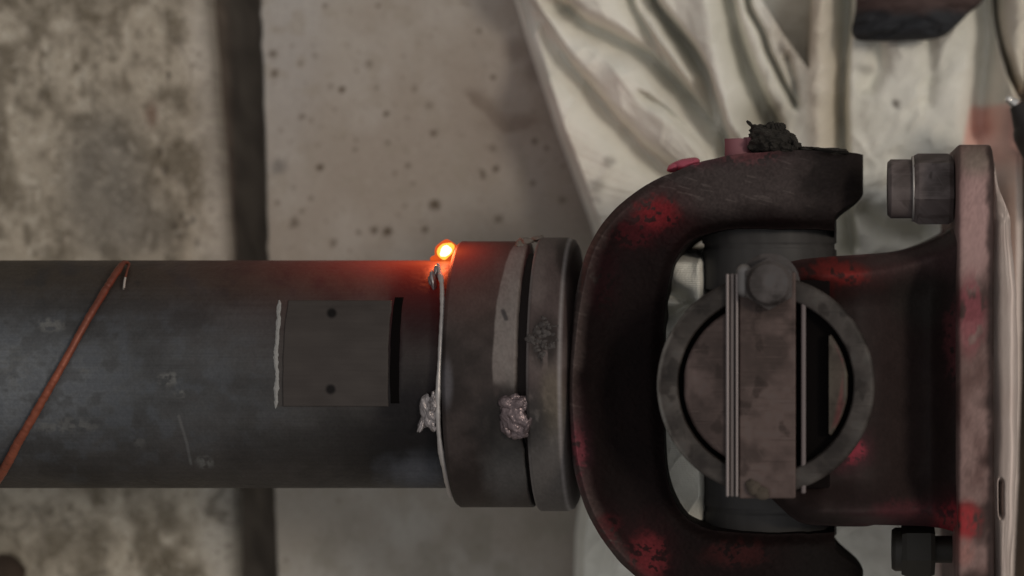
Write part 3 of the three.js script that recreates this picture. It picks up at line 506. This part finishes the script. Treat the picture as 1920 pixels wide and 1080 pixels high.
// ---------------------------------------------------------------- the flange yoke: ears, near bearing, clamp, flange, bolts
{
  const t = thing('flange_yoke', 'red-black flange yoke with large round bearing facing up and flange at right', 'flange yoke');
  const yT = AX + 0.070, c = P(1436, 722, yT), R = 205 * S(yT), Ri = 158 * S(yT);
  const wear = (lo, hi, seed) => (p) => { const n = fbm(p.x * 130, p.z * 130, seed, 4), f = 0.86 + 0.28 * vnoise(p.x * 1500, p.z * 1500, seed); const k = mix(lo, hi, sst(0.3, 0.7, n)); return k.map((q) => q * f); };
  const disc = (rIn, rOut, y0, y1, cham, seg = 200) => { const g = new THREE.LatheGeometry([[rIn, y0], [rOut, y0], [rOut, y1 - cham], [rOut - cham * 0.3, y1 - cham * 0.3], [rOut - cham, y1], [lerp(rIn, rOut, .5), y1], [rIn + cham * .5, y1], [rIn, y1 - cham * .5], [rIn, y0]].map((a) => new THREE.Vector2(...a)), seg); g.translate(c.x, 0, c.z); return g; };
  const grime = colourTex(768, 768, (u, v) => {
    const x = u * 80, y = v * 80, a = fbm(x / 9, y / 9, 201, 5), b = fbm(x / 2.2, y / 2.2, 203, 4), st = fbm(x / 14 + y / 20, y / 0.35, 205, 3), s2 = fbm((x + y * 0.7) / 0.4, (y - x * 0.4) / 12, 207, 3);
    let k = mix([0.50, 0.46, 0.44], [1.0, 0.96, 0.94], sst(0.32, 0.62, a)); k = k.map((q) => q * (0.8 + 0.4 * b));
    k = mix(k, [0.16, 0.12, 0.10], 0.6 * sst(0.60, 0.72, fbm(x / 5, y / 7, 209, 4))); k = mix(k, [1, 0.97, 0.95], 0.5 * sst(0.70, 0.78, st)); k = mix(k, [1, 0.97, 0.95], 0.45 * sst(0.74, 0.8, s2)); k = mix(k, [0.2, 0.15, 0.13], 0.4 * sst(0.28, 0.22, st));
    return k; }, THREE.MirroredRepeatWrapping);
  const planar = (g) => { const p = g.attributes.position, q = new Float32Array(p.count * 2); for (let i = 0; i < p.count; i++) { q[2 * i] = p.getX(i) / 0.08 + p.getY(i) / 0.08; q[2 * i + 1] = p.getZ(i) / 0.08 + p.getY(i) / 0.11; } g.setAttribute('uv', new THREE.BufferAttribute(q, 2)); return g; };
  const metal = steel({ vertexColors: true, roughness: 0.55, map: grime, bumpMap: grime, bumpScale: 0.00015 });
  // ear boss: tapers down to the arm
  mesh('ear_ring', paint(planar(disc(Ri + 0.0012, R, AX + 0.044, yT, 0.0016)), (p) => { const k = wear([0.034, 0.029, 0.027], [0.062, 0.055, 0.051], 131)(p); const [px, py] = rel(p); return mix(k, [0.26, 0.25, 0.235], 0.8 * sst(R - 0.0012, R - 0.0003, Math.hypot(p.x - c.x, p.z - c.z)) * sst(1330, 1240, px)); }), metal, t);  // highlight on the left rim painted into the vertex colours
  mesh('ear_seat', paint(new THREE.CylinderGeometry(R - 0.001, R - 0.004, 0.02, 96).translate(c.x, AX + 0.054, c.z), () => [0.005, 0.004, 0.004]), new THREE.MeshPhysicalMaterial({ vertexColors: true, roughness: 0.9, specularIntensity: 0.1 }), t);  // near-black colour deepens the painted shade in the slot
  // bearing cap split by the clamp: left face, raised rails, slot, right face
  const cap = (x0, x1, y0, y1, r, bev, shapeZ) => { // part of a disc between two vertical cuts (pixels)
    const a = Math.max(P(x0, 0, y1).x - c.x, -r * 0.992), b = Math.min(P(x1, 0, y1).x - c.x, r * 0.992), s = new THREE.Shape(), N = 60;
    const za = (x) => shapeZ ?? Math.sqrt(Math.max(0, r * r - x * x));
    for (let i = 0; i <= N; i++) { const x = lerp(a, b, i / N); (i ? s.lineTo.bind(s) : s.moveTo.bind(s))(x, za(x)); }
    for (let i = N; i >= 0; i--) { const x = lerp(a, b, i / N); s.lineTo(x, -za(x)); }
    s.closePath();
    const g = new THREE.ExtrudeGeometry(s, { depth: y1 - y0 - bev, bevelEnabled: true, bevelThickness: bev, bevelSize: bev, bevelOffset: -bev, bevelSegments: 3, curveSegments: 4 });
    g.rotateX(-Math.PI / 2); g.translate(c.x, y0, c.z); return g;
  };
  const face = wear([0.070, 0.050, 0.047], [0.105, 0.078, 0.074], 141);
  mesh('bearing_cap', paint(planar(cap(1276, 1362, AX + 0.06, yT + 0.0006, Ri - 0.0006, 0.0012)), face), metal, t);
  mesh('bearing_cap', paint(planar(cap(1558, 1596, AX + 0.06, yT - 0.001, Ri - 0.0006, 0.0010)), (p) => { const [px, py] = rel(p), n = fbm(px / 14, py / 14, 7, 3); return mix(wear([0.05, 0.042, 0.035], [0.08, 0.07, 0.055], 143)(p), [0.36, 0.035, 0.06], 0.95 * blot(px + 10 * (n - .5), py, 1566, 725, 13, 60, 0.4)); }), metal, t);
  // clamp bar with two ground rails
  const bz = (z, w, y0, y1, x0, x1, rad) => { const a = P(x0, 0, y1).x, b = P(x1, 0, y1).x; const g = new RoundedBoxGeometry(b - a, y1 - y0, w, 3, rad); g.translate((a + b) / 2, (y0 + y1) / 2, z); return g; };
  const L = 2 * 212 * S(yT);
  mesh('clamp_bar', paint(planar(bz(c.z, L, AX + 0.058, yT + 0.0014, 1386, 1492, 0.0006)), (p) => { const [px, py] = rel(p); const k = wear([0.085, 0.060, 0.055], [0.125, 0.094, 0.087], 151)(p); return mix(k, [0.12, 0.12, 0.115], 0.7 * blot(px, py, 1440, 610, 60, 40, 0.6)); }), metal, t);
  // finely divided so that the wear shows
  const rail = std({ color: new THREE.Color(0.24, 0.205, 0.20), roughness: 0.42, metalness: 0.4 });
  mesh('clamp_rail', bz(c.z, L * 0.985, AX + 0.058, yT + 0.0024, 1361, 1367, 0.0005), rail, t);
  mesh('clamp_rail', bz(c.z, L * 0.985, AX + 0.058, yT + 0.0012, 1369, 1377, 0.0005), std({ color: new THREE.Color(0.15, 0.125, 0.12), roughness: 0.5, metalness: 0.3 }), t);
  mesh('clamp_rail', bz(c.z, L * 0.985, AX + 0.058, yT + 0.0026, 1379, 1384, 0.0005), rail, t);
  mesh('clamp_rail', bz(c.z + 0.004, L * 0.86, AX + 0.050, yT - 0.0004, 1502, 1511, 0.0006), std({ color: new THREE.Color(0.12, 0.095, 0.095), roughness: 0.5 }), t);
  mesh('slot_shade', bz(c.z, L * 0.93, AX + 0.046, yT - 0.010, 1494, 1556, 0.0006), new THREE.MeshPhysicalMaterial({ color: new THREE.Color(0.006, 0.004, 0.004), roughness: 0.9, specularIntensity: 0.15 }), t);  // near-black block paints the shadow beside the clamp bar
  // bolts at the ends of the clamp
  const bolt = (px, py, r, y) => { const p = P(px, py, y), g = [new THREE.CylinderGeometry(r * 0.98, r, 0.010, 6).translate(p.x, y - 0.003, p.z), new THREE.CylinderGeometry(r * 0.72, r * 0.86, 0.0022, 32).translate(p.x, y + 0.0031, p.z), new THREE.CylinderGeometry(r * 1.15, r * 1.15, 0.002, 32).translate(p.x, y - 0.0085, p.z)]; return mergeGeometries(g); };
  const gb = steel({ color: new THREE.Color(0.075, 0.068, 0.068), roughness: 0.5, map: grime });
  gb.flatShading = true;
  mesh('clamp_bolt', planar(bolt(1442, 532, 50 * S(yT), yT + 0.006)), gb, t);
  mesh('grease_lump', blob([[P(1412, 914, yT + 0.002), 12 * 0.00019, 0.002, 15 * 0.00019, 0.4], [P(1428, 926, yT + 0.002), 14 * 0.00019, 0.002, 12 * 0.00019]], 91, 0.3), std({ color: new THREE.Color(0.06, 0.046, 0.034), roughness: 0.85 }), t);
  const pr = P(1395, 510, yT); mesh('grease_nipple', new THREE.CapsuleGeometry(0.0028, 0.006, 6, 16).rotateX(Math.PI / 2).translate(pr.x, yT + 0.001, pr.z + 0.003), std({ color: new THREE.Color(0.2, 0.185, 0.18), roughness: 0.4, metalness: 0.5 }), t);

  // arm and body running to the flange: forged, concave between ear and flange
  const upE = [[1466, 494], [1500, 486], [1560, 480], [1640, 474], [1700, 464], [1750, 446], [1790, 424], [1812, 400]];
  const loE = [[1440, 935], [1500, 985], [1560, 992], [1640, 994], [1700, 998], [1750, 1002], [1790, 1010], [1812, 1022]];
  const yE = AX + 0.052, uc = new THREE.CatmullRomCurve3(upE.map(([a, b]) => P(a, b, yE))), lc = new THREE.CatmullRomCurve3(loE.map(([a, b]) => P(a, b, yE)));
  const body = sheet(360, 360, (u, v) => {
    const a = uc.getPoint(v), b = lc.getPoint(v), k = u * 2, top = k <= 1, w = top ? k : 2 - k;
    const p = new THREE.Vector3().lerpVectors(a, b, w), e = Math.min(w, 1 - w);
    const cx = (p.x - c.x), fl = P(1800, 0, yE).x - c.x;
    const s = clamp(cx / fl);
    let y = lerp(0.052, 0.034, sst(0.45, 0.85, s)) + 0.012 * sst(0.85, 1.0, s);
    const edge = 1 - Math.pow(1 - sst(0, 0.09, e), 2);
    y = lerp(0.040 - 0.012 * sst(0.4, 0.9, s), y + 0.009 * (1 - sst(0.06, 0.2, e)) * sst(0.1, 0.3, s), edge);
    y += 0.001 * (fbm(p.x * 140, p.z * 140, 4, 3) - 0.5);
    const lower = 0.040 * (1 - sst(0.5, 0.72, s)) - 0.034 * sst(0.5, 0.72, s);
    if (u === 0 || u === 1 || k === 1) { y = lerp(y, lower, 0.5); }
    return new THREE.Vector3(p.x, AX + (top ? y : Math.min(lower, y)), p.z);
  }, (p) => {
    const [px, py] = rel(p), n = fbm(px / 60, py / 60, 161, 4), m = fbm(px / 20, py / 20, 163, 4);
    let k = mix([0.013, 0.007, 0.0065], [0.028, 0.018, 0.017], n);
    k = mix(k, [0.052, 0.03, 0.03], 0.85 * sst(545, 490, py + 30 * (n - .5)) * sst(1540, 1620, px));
    k = mix(k, [0.022, 0.020, 0.018], 0.6 * blot(px, py, 1735, 560, 60, 50, 0.6));
    k = mix(k, [0.045, 0.02, 0.022], 0.7 * sst(930, 970, py + 40 * (n - .5)) * sst(1560, 1640, px));
    const red = (x, y, rx, ry, a, col = [0.17, 0.016, 0.014]) => { const hf = fbm(px / 7, py / 7, 169, 3); k = mix(k, [col[0] * 0.30, col[1] * 0.5, col[2] * 0.5], 0.55 * a * blot(px + 30 * (n - .5), py + 24 * (m - .5), x, y, rx * 1.5, ry * 1.6, 0.8)); k = mix(k, col, a * sst(0.38, 0.45, 0.55 * m + 0.45 * hf) * blot(px + 30 * (n - .5) + 14 * (hf - .5), py + 18 * (m - .5) + 14 * (hf - .5), x, y, rx, ry, 0.5)); };
    red(1570, 512, 50, 20, 1); red(1530, 540, 30, 25, .7, [0.06, 0.006, 0.005]); red(1590, 845, 24, 22, .9, [0.26, 0.03, 0.05]); red(1790, 640, 20, 70, .5, [0.12, 0.03, 0.035]); red(1760, 430, 40, 14, .7, [0.13, 0.05, 0.055]); red(1800, 975, 42, 30, 1, [0.22, 0.02, 0.028]); red(1700, 960, 60, 20, .5, [0.07, 0.015, 0.02]);
    const g = 0.82 + 0.36 * vnoise(px / 3, py / 3, 2); return k.map((q) => q * g);
  });
  mesh('arm', body, new THREE.MeshPhysicalMaterial({ side: THREE.DoubleSide, vertexColors: true, roughness: 0.7, specularIntensity: 0.4 }), t);
  // far ear below, mostly hidden
  const far = paint(new THREE.CylinderGeometry(0.036, 0.037, 0.026, 64).translate(JX, AX - 0.057, EZ), () => [0.02, 0.015, 0.015]);
  mesh('far_ear', far, metal, t);
  mesh('far_arm', paint(new RoundedBoxGeometry(0.075, 0.022, 0.07, 3, 0.004).translate(JX + 0.040, AX - 0.052, EZ), () => [0.02, 0.012, 0.012]), metal, t);
  // bearing crescent edge: the groove's dark right side
  // flange plate
  const yF = AX + 0.062, xa = P(1797, 0, yF).x, xb = P(1864, 0, yF).x, z0 = P(0, 268, yF).z, z1 = P(0, 1180, yF).z;
  const fs = new THREE.Shape(); { const hy = 0.062, hz = (z1 - z0) / 2, r = 0.012; fs.moveTo(-hz + r, -hy); fs.lineTo(hz - r, -hy); fs.absarc(hz - r, -hy + r, r, -Math.PI / 2, 0); fs.lineTo(hz, hy - r); fs.absarc(hz - r, hy - r, r, 0, Math.PI / 2); fs.lineTo(-hz + r, hy); fs.absarc(-hz + r, hy - r, r, Math.PI / 2, Math.PI); fs.lineTo(-hz, -hy + r); fs.absarc(-hz + r, -hy + r, r, Math.PI, 1.5 * Math.PI); }
  // plate as a fine sheet round its own outline so that paint and rust can vary along it
  const pts = fs.getSpacedPoints(500), cz = (z0 + z1) / 2, bev = 0.0016;
  const sec = [[xa + 0.0, 0.9], [xa, 1], [xa + bev, 1.0], [lerp(xa, xb, .25), 1], [lerp(xa, xb, .5), 1], [lerp(xa, xb, .75), 1], [xb - bev, 1], [xb, 1], [xb, 0.9]];
  const plate = sheet(40, 500, (u, v) => {
    const q = pts[Math.round(v * 500) % pts.length]; let x, k;
    if (u < 0.15) { x = xa; k = u / 0.15; } else if (u > 0.85) { x = xb; k = (1 - u) / 0.15; } else { const w = (u - 0.15) / 0.7; x = lerp(xa, xb, w); k = 1; }
    const ins = (u === 0.15 || (u > 0.15 && u < 0.18) || (u < 0.85 && u > 0.82)) ? 0 : 0;
    const d = Math.min(Math.abs(x - xa), Math.abs(x - xb)), sh = k === 1 ? bev * (1 - Math.sqrt(clamp(1 - Math.pow(1 - clamp(d / bev), 2)))) : bev * 1; 
    const l = Math.hypot(q.x, q.y) || 1, f = k * (1 - sh / l);
    return new THREE.Vector3(x + (k === 1 ? 0.0005 * (fbm(q.x * 200, x * 200, 3, 3) - .5) : 0), AX + q.y * f, cz + q.x * f);
  }, (p) => {
    const [px, py] = rel(p), n = fbm(px / 40, py / 70, 171, 4), m = fbm(px / 14, py / 22, 173, 4);
    let k = mix([0.14, 0.080, 0.072], [0.27, 0.175, 0.16], sst(0.3, 0.7, n));
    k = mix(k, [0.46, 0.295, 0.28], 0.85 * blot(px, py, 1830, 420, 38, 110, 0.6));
    k = mix(k, [0.22, 0.185, 0.15], 0.7 * blot(px, py, 1832, 300, 30, 26, 0.7));
    k = mix(k, [0.028, 0.012, 0.010], 0.85 * sst(0.45, 0.62, fbm(py / 70, px / 90, 9, 3)) * sst(480, 560, py));
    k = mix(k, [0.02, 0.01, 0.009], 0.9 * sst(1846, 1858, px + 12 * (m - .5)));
    k = mix(k, [0.26, 0.07, 0.085], 0.8 * sst(0.36, 0.52, m) * blot(px, py, 1820, 590, 26, 70, 0.5));
    k = mix(k, [0.34, 0.03, 0.035], 0.95 * sst(0.3, 0.48, m) * blot(px, py, 1812, 978, 26, 34, 0.5));
    k = mix(k, [0.34, 0.16, 0.14], 0.8 * sst(0.3, 0.5, m) * blot(px, py, 1806, 1035, 20, 26, 0.5));
    const g = 0.82 * (0.84 + 0.32 * vnoise(px / 3, py / 3, 4)); return k.map((q) => q * g);
  });
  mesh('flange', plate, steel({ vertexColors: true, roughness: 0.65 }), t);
  // flange bolts: hex head and threaded end along x
  const bm = steel({ color: new THREE.Color(0.135, 0.115, 0.115), roughness: 0.5, map: grime });
  const flangeBolt = (px0, px1, px2, py, y, rHex, rEnd) => {
    const a = P(px0, py, y), b = P(px1, py, y), d = P(px2, py, y), gs = [];
    const cyl = (x0, x1, r0, r1, n, rot = 0) => { const g = new THREE.CylinderGeometry(r1, r0, x1 - x0, n); g.rotateY(rot); g.rotateZ(-Math.PI / 2); g.translate((x0 + x1) / 2, y, a.z); return g.toNonIndexed(); };
    const fl = (g) => { g.computeVertexNormals(); return g; };
    gs.push(cyl(a.x, a.x + 0.0012, rEnd * 0.90, rEnd, 40), cyl(a.x + 0.0012, b.x + 0.001, rEnd, rEnd, 40));
    const hexes = [fl(cyl(b.x, b.x + 0.0018, rHex * 0.92, rHex, 6, Math.PI / 6 + 0.32)), fl(cyl(b.x + 0.0018, d.x - 0.0016, rHex, rHex, 6, Math.PI / 6 + 0.32)), fl(cyl(d.x - 0.0016, d.x, rHex, rHex * 0.93, 6, Math.PI / 6 + 0.32))];
    const shank = cyl(d.x, xa + 0.001, rHex * 0.5, rHex * 0.5, 24);
    return [planar(mergeGeometries(gs)), planar(mergeGeometries([...hexes, shank]))];
  };
  const [e1, h1] = flangeBolt(1664, 1712, 1786, 354, AX + 0.034, 0.0132, 0.0107);
  const b1 = mesh('flange_bolt', h1, bm, t); mesh('bolt_end', e1, bm, b1);
  const ring = P(1713, 354, AX + 0.034); mesh('bolt_edge_glint', new THREE.TorusGeometry(0.0116, 0.0004, 8, 48).rotateY(Math.PI / 2).translate(ring.x - 0.0004, ring.y, ring.z), std({ color: new THREE.Color(0.4, 0.38, 0.37), roughness: 0.4, metalness: 0.6 }), b1);  // thin pale ring added as the glint on the bolt rim
  const [e2, h2] = flangeBolt(1672, 1690, 1752, 1030, AX + 0.02, 0.0100, 0.008);
  const dk = std({ color: new THREE.Color(0.016, 0.014, 0.010), roughness: 0.6 });
  const b2 = mesh('flange_bolt', h2, dk, t); mesh('bolt_end', e2, dk, b2);
}

// ---------------------------------------------------------------- rusty wire lying over the tube
{
  const path = [[232, 541], [234, 526], [238, 508], [241, 494], [234, 492], [218, 512], [200, 540], [178, 576], [156, 614], [132, 658], [112, 694], [88, 736], [62, 782], [36, 826], [12, 872], [-14, 912]];
  const cv = new THREE.CatmullRomCurve3(path.map(([a, b], i) => onShaft(a, b, TR + 0.0016 + (i > 3 && i < 6 ? 0.0008 : 0))));
  const n = 500, rad = (v) => 0.00042 + 0.00095 * sst(0.10, 0.2, v) + 0.0004 * sst(0.45, 1, v);
  const fr = cv.computeFrenetFrames(n);
  const g = sheet(14, n, (u, v) => { const i = Math.round(v * n), p = cv.getPointAt(v), a = u * 2 * Math.PI, r = rad(v) * (1 + 0.25 * (fbm(v * 120, u * 3, 4, 2) - 0.5)); return p.addScaledVector(fr.normals[i], r * Math.cos(a)).addScaledVector(fr.binormals[i], r * Math.sin(a)); },
    (p, u, v) => { const [px, py] = rel(p), m = fbm(px / 12, py / 12, 181, 3); let k = mix([0.16, 0.040, 0.020], [0.30, 0.085, 0.045], m); k = mix(k, [0.08, 0.025, 0.018], 0.6 * sst(720, 560, py)); return mix(k, [0.5, 0.47, 0.44], v < 0.045 ? 0.9 : (v > 0.93 ? 0.6 * sst(.4, .6, m) : 0)); });
  tag(mesh('rusty_wire', g, std({ vertexColors: true, roughness: 0.5, metalness: 0.35 })), 'thin rust-red wire hooked diagonally over the steel tube', 'wire');
}

// ---------------------------------------------------------------- glowing weld bead and its light
{
  const t = thing('hot_weld_bead', 'glowing yellow-orange weld bead at the upper corner of the collar', 'weld bead');
  const p = P(835, 471, AX + 0.004), u = 0.0002;
  const q = (a, b, dy) => P(a, b, AX + 0.004 + dy);
  mesh('molten_core', blob([[q(836, 470, 0.0028), 9 * u, 7 * u, 12 * u, -0.8]], 61, 0.3), new THREE.MeshStandardMaterial({ color: 0x201008, emissive: new THREE.Color(1, 0.86, 0.50), emissiveIntensity: 5 }), t);
  mesh('molten_rim', blob([[q(836, 470, 0), 13 * u, 12 * u, 18 * u, -0.8], [q(844, 463, 0.0003), 8 * u, 9 * u, 8 * u]], 62, 0.2), new THREE.MeshStandardMaterial({ color: 0x201008, emissive: new THREE.Color(1, 0.50, 0.06), emissiveIntensity: 2.6 }), t);
  mesh('red_hot_metal', blob([[q(837, 474, -0.0028), 22 * u, 10 * u, 26 * u, -0.7], [q(822, 485, -0.003), 14 * u, 8 * u, 8 * u]], 63, 0.3), new THREE.MeshStandardMaterial({ color: 0x1a0a05, emissive: new THREE.Color(1, 0.12, 0.015), emissiveIntensity: 1.1 }), t);
  const l = new THREE.PointLight(new THREE.Color(1, 0.16, 0.05), 0.006, 0, 2); l.position.set(p.x - 0.001, p.y + 0.0085, p.z - 0.001); l.castShadow = true; l.shadow.radius = 0.2; t.add(l);
}

// ---------------------------------------------------------------- small things at the edges
{ // dark rolled bundle lying on the cloth at the top
  const y0 = 0.045, out = [[1598, 58], [1604, 20], [1618, -60], [1700, -90], [1860, -80], [1850, -10], [1818, 22], [1790, 50], [1768, 66], [1690, 74], [1640, 74], [1606, 70]];
  const cv = new THREE.CatmullRomCurve3(out.map(([a, b]) => P(a, b, y0 + 0.01)), true), mid = P(1725, -5, y0 + 0.01);
  const g = sheet(200, 60, (u, v) => {
    const e = cv.getPoint(u), k = Math.sin(v * Math.PI), p = new THREE.Vector3().lerpVectors(mid, e, k);
    const [px, py] = back(p.x, y0 + 0.01, p.z);
    const lump = -0.004 * Math.pow(1 - Math.abs(2 * fbm(px / 55 + py / 70, py / 26, 55, 3) - 1), 5) + 0.003 * (fbm(px / 60, py / 22, 5, 3) - 0.5) * 2 + 0.0035 * Math.sin((py + 0.12 * px) / 13) * (1 - k * 0.6);
    p.y = y0 + 0.002 + 0.014 * Math.cos(v * Math.PI) * Math.pow(1, 1) + lump * (v < .5 ? 1 : .2) * k; return p;
  }, (p) => { const [px, py] = rel(p), n = fbm(px / 40, py / 30, 191, 4); return mix(mix([0.012, 0.014, 0.018], [0.022, 0.023, 0.027], n), [0.075, 0.045, 0.040], 0.85 * sst(34, 8, py + 20 * (n - .5)) ); });
  tag(mesh('dark_bundle', g, std({ vertexColors: true, roughness: 0.9 })), 'dark navy cloth bundle lying on the off-white cloth at the top edge', 'bundle');
}
{ // tool handle with a bright tip at the right edge
  const t = thing('tool', 'black tool handle with shiny metal tip at the right edge', 'tool');
  const y = 0.085, a = P(1892, 187, y), b = P(1906, 196, y), c = P(1940, 252, y), d = P(2010, 380, y);
  const seg = (p, q, r0, r1) => { const g = new THREE.CylinderGeometry(r1, r0, p.distanceTo(q), 24), m = new THREE.Matrix4(); g.applyQuaternion(new THREE.Quaternion().setFromUnitVectors(new THREE.Vector3(0, 1, 0), q.clone().sub(p).normalize())); g.translate((p.x + q.x) / 2, (p.y + q.y) / 2, (p.z + q.z) / 2); return g; };
  mesh('handle', mergeGeometries([seg(b, c, 0.0030, 0.0085), seg(c, d, 0.0085, 0.0095), new THREE.SphereGeometry(0.0085, 24, 16).translate(c.x, c.y, c.z)]), std({ color: new THREE.Color(0.014, 0.010, 0.009), roughness: 0.6 }), t);
  mesh('metal_tip', mergeGeometries([seg(a, b, 0.0016, 0.0028), new THREE.SphereGeometry(0.0018, 16, 12).translate(a.x, a.y, a.z)]), std({ color: new THREE.Color(0.85, 0.82, 0.78), roughness: 0.22, metalness: 0.9 }), t);
}
{ // brown stone in the lower left corner
  const p = P(8, 1078, 0.008);
  tag(mesh('stone', blob([[p, 0.0085, 0.008, 0.0075], [p.clone().add(new THREE.Vector3(-0.008, -0.001, 0.006)), 0.010, 0.009, 0.010]], 71, 0.3), std({ color: new THREE.Color(0.035, 0.022, 0.014), roughness: 0.9 })), 'dark brown stone lying on the rough concrete in the lower left corner', 'stone');
}

renderer.render(scene, camera);
